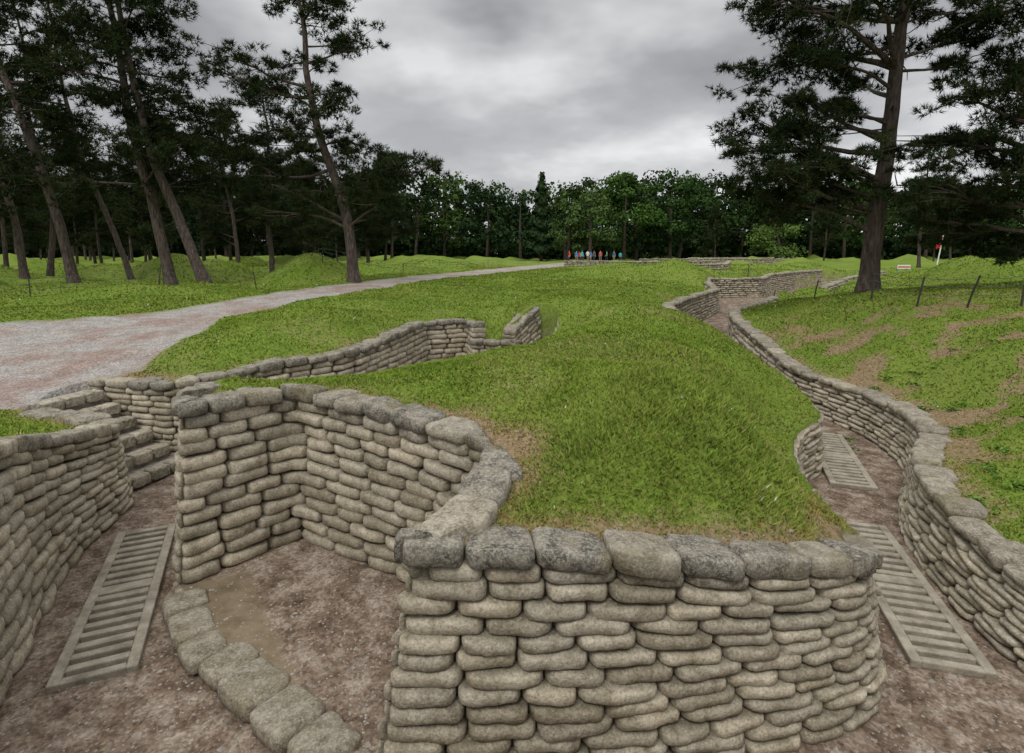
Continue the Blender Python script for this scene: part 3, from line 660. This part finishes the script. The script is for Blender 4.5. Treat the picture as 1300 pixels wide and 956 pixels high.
# ------------------------------------------------------------------ people
M_skin=flat_mat('skin',(.5,.32,.24),.6,.05); M_hair=flat_mat('hair',(.05,.03,.02)); M_shoe=flat_mat('shoes',(.04,.04,.04))
def person(x,y,rot,shirt,pants,stride=.15,h=1.7,armb=.1):
    s=h/1.72
    J={'pel':(0,0,.93,.13,.10),'wst':(0,0,1.08,.125,.09),'chs':(0,0,1.28,.155,.105),'nk0':(0,.0,1.42,.06,.055),'nk':(0,.01,1.49,.048,.048),'hd':(0,-.015,1.60,.075,.09),'hd2':(0,-.01,1.68,.06,.075),
     'shL':(.17,0,1.38,.055,.055),'elL':(.22,.03,1.12,.042,.042),'wrL':(.22,-armb,.88,.03,.03),'haL':(.22,-armb-.03,.79,.028,.036),
     'shR':(-.17,0,1.38,.055,.055),'elR':(-.22,.03,1.12,.042,.042),'wrR':(-.21,-armb*.3,.88,.03,.03),'haR':(-.21,-armb*.3-.02,.79,.028,.036),
     'hpL':(.09,0,.86,.09,.09),'knL':(.1,-stride,.48,.062,.062),'anL':(.1,-stride*.8,.09,.042,.042),'toL':(.11,-stride*.8-.16,.035,.035,.03),
     'hpR':(-.09,0,.86,.09,.09),'knR':(-.1,stride*.3,.48,.062,.062),'anR':(-.1,stride,.09,.042,.042),'toR':(-.11,stride-.16,.035,.035,.03)}
    E=[('pel','wst'),('wst','chs'),('chs','nk0'),('nk0','nk'),('nk','hd'),('hd','hd2'),('chs','shL'),('shL','elL'),('elL','wrL'),('wrL','haL'),('chs','shR'),('shR','elR'),('elR','wrR'),('wrR','haR'),('pel','hpL'),('hpL','knL'),('knL','anL'),('anL','toL'),('pel','hpR'),('hpR','knR'),('knR','anR'),('anR','toR')]
    ks=list(J); me=bpy.data.meshes.new('person_skel'); me.from_pydata([J[k][:3] for k in ks],[(ks.index(a),ks.index(b)) for a,b in E],[])
    o=link(bpy.data.objects.new('tmp',me)); o.modifiers.new('s','SKIN'); sd_=o.modifiers.new('d','SUBSURF'); sd_.levels=2; sd_.render_levels=2
    for i,k in enumerate(ks):
        me.skin_vertices[0].data[i].radius=J[k][3:5]; me.skin_vertices[0].data[i].use_root=(k=='pel')
    bpy.context.view_layer.update(); dg=bpy.context.evaluated_depsgraph_get(); m2=bpy.data.meshes.new_from_object(o.evaluated_get(dg))
    bpy.data.objects.remove(o); 
    for m in (M_skin,shirt,pants,M_hair,M_shoe): m2.materials.append(m)
    for p in m2.polygons:
        c=p.center; p.use_smooth=True
        if c.z>1.63 or (c.z>1.52 and c.y>.02): k=3
        elif c.z>1.45: k=0
        elif abs(c.x)>.165 and c.z<1.1: k=0
        elif c.z>.93: k=1
        elif c.z>.09: k=2
        else: k=4
        p.material_index=k
    ob=link(bpy.data.objects.new('person',m2)); ob.location=(x,y,gz(x,y)); ob.rotation_euler=(0,0,rot); ob.scale=(s,s,s)
cols=[(.65,.05,.05),(.08,.25,.6),(.05,.5,.52),(.75,.75,.72),(.12,.12,.14),(.65,.14,.1),(.15,.4,.2),(.1,.15,.35)]
SH=[flat_mat('shirt_%d'%i,c) for i,c in enumerate(cols)]; PA=[flat_mat('trousers_dark',(.04,.045,.08)),flat_mat('trousers_khaki',(.25,.2,.13))]
pr=np.random.default_rng(5)
for i,(u,t) in enumerate(((722,78),(731,82),(738,79),(745,82),(753,80),(761,85),(769,87),(778,85),(735,83),(749,78),(786,84))):
    x,y=(u-650)/722*t,t
    person(x,y,pr.uniform(0,6.28),SH[i%8],PA[i%2],pr.uniform(.02,.2),pr.uniform(1.55,1.85),pr.uniform(.05,.25))
# ------------------------------------------------------------------ light, sky, camera
el,az=math.radians(55),math.radians(205)
L=bpy.data.lights.new('sun','SUN'); L.energy=1.4; L.angle=math.radians(20); L.color=(1,.97,.92)
so=link(bpy.data.objects.new('sun',L)); dirv=Vector((math.sin(az)*math.cos(el),math.cos(az)*math.cos(el),math.sin(el))); so.rotation_euler=dirv.to_track_quat('Z','Y').to_euler()
w=bpy.data.worlds.new('World'); scene.world=w; w.use_nodes=True; nt=w.node_tree; q=NB(nt); bg=nt.nodes['Background']
sk=q.n('ShaderNodeTexSky',sky_type='NISHITA'); sk.sun_disc=False; sk.sun_elevation=el; sk.sun_rotation=az
q.l(sk.outputs[0],bg.inputs[0]); bg.inputs[1].default_value=.08
tc=q.n('ShaderNodeTexCoord'); sp=q.n('ShaderNodeSeparateXYZ'); q.l(tc.outputs['Generated'],sp.inputs[0])
zc=q.math('ADD',q.math('MAXIMUM',sp.outputs[2],0.0),.22); cx=q.math('DIVIDE',sp.outputs[0],zc); cy=q.math('DIVIDE',sp.outputs[1],zc)
cb=q.n('ShaderNodeCombineXYZ'); q.l(cx,cb.inputs[0]); q.l(cy,cb.inputs[1]); cb.inputs[2].default_value=3.7
n1=q.noise(.9,1,.5,cb.outputs[0]); n2=q.noise(1.8,4,.55,cb.outputs[0])
nn=q.math('ADD',q.math('MULTIPLY',n1,.5),q.math('MULTIPLY',n2,.5))
cl=q.ramp(nn,[(.38,(.16,.165,.175)),(.47,(.35,.355,.365)),(.53,(.62,.625,.635)),(.61,(1.0,1.0,1.0))])
hz=q.ramp(sp.outputs[2],[(.0,(.86,.87,.88)),(.20,(.82,.83,.84)),(.36,(.30,.30,.31)),(1,(.8,.8,.81))])
cl=q.mix(.44,cl,hz)
b2=q.n('ShaderNodeBackground'); q.l(cl,b2.inputs[0])
zs=q.n('ShaderNodeMapRange'); q.l(sp.outputs[2],zs.inputs[0]); zs.inputs[1].default_value=.45; zs.inputs[2].default_value=.8; zs.inputs[3].default_value=1.0; zs.inputs[4].default_value=2.4
q.l(zs.outputs[0],b2.inputs[1])
mx=q.n('ShaderNodeMixShader'); mx.inputs[0].default_value=.94; q.l(bg.outputs[0],mx.inputs[1]); q.l(b2.outputs[0],mx.inputs[2]); q.l(mx.outputs[0],nt.nodes['World Output'].inputs[0])
cam=bpy.data.cameras.new('camera'); co=link(bpy.data.objects.new('camera',cam)); co.location=(0,0,3.4); co.rotation_euler=(math.radians(90-8.7),0,0)
cam.sensor_width=36; cam.lens=20; cam.shift_y=-.0346; cam.clip_end=2000; cam.clip_start=.05
scene.camera=co
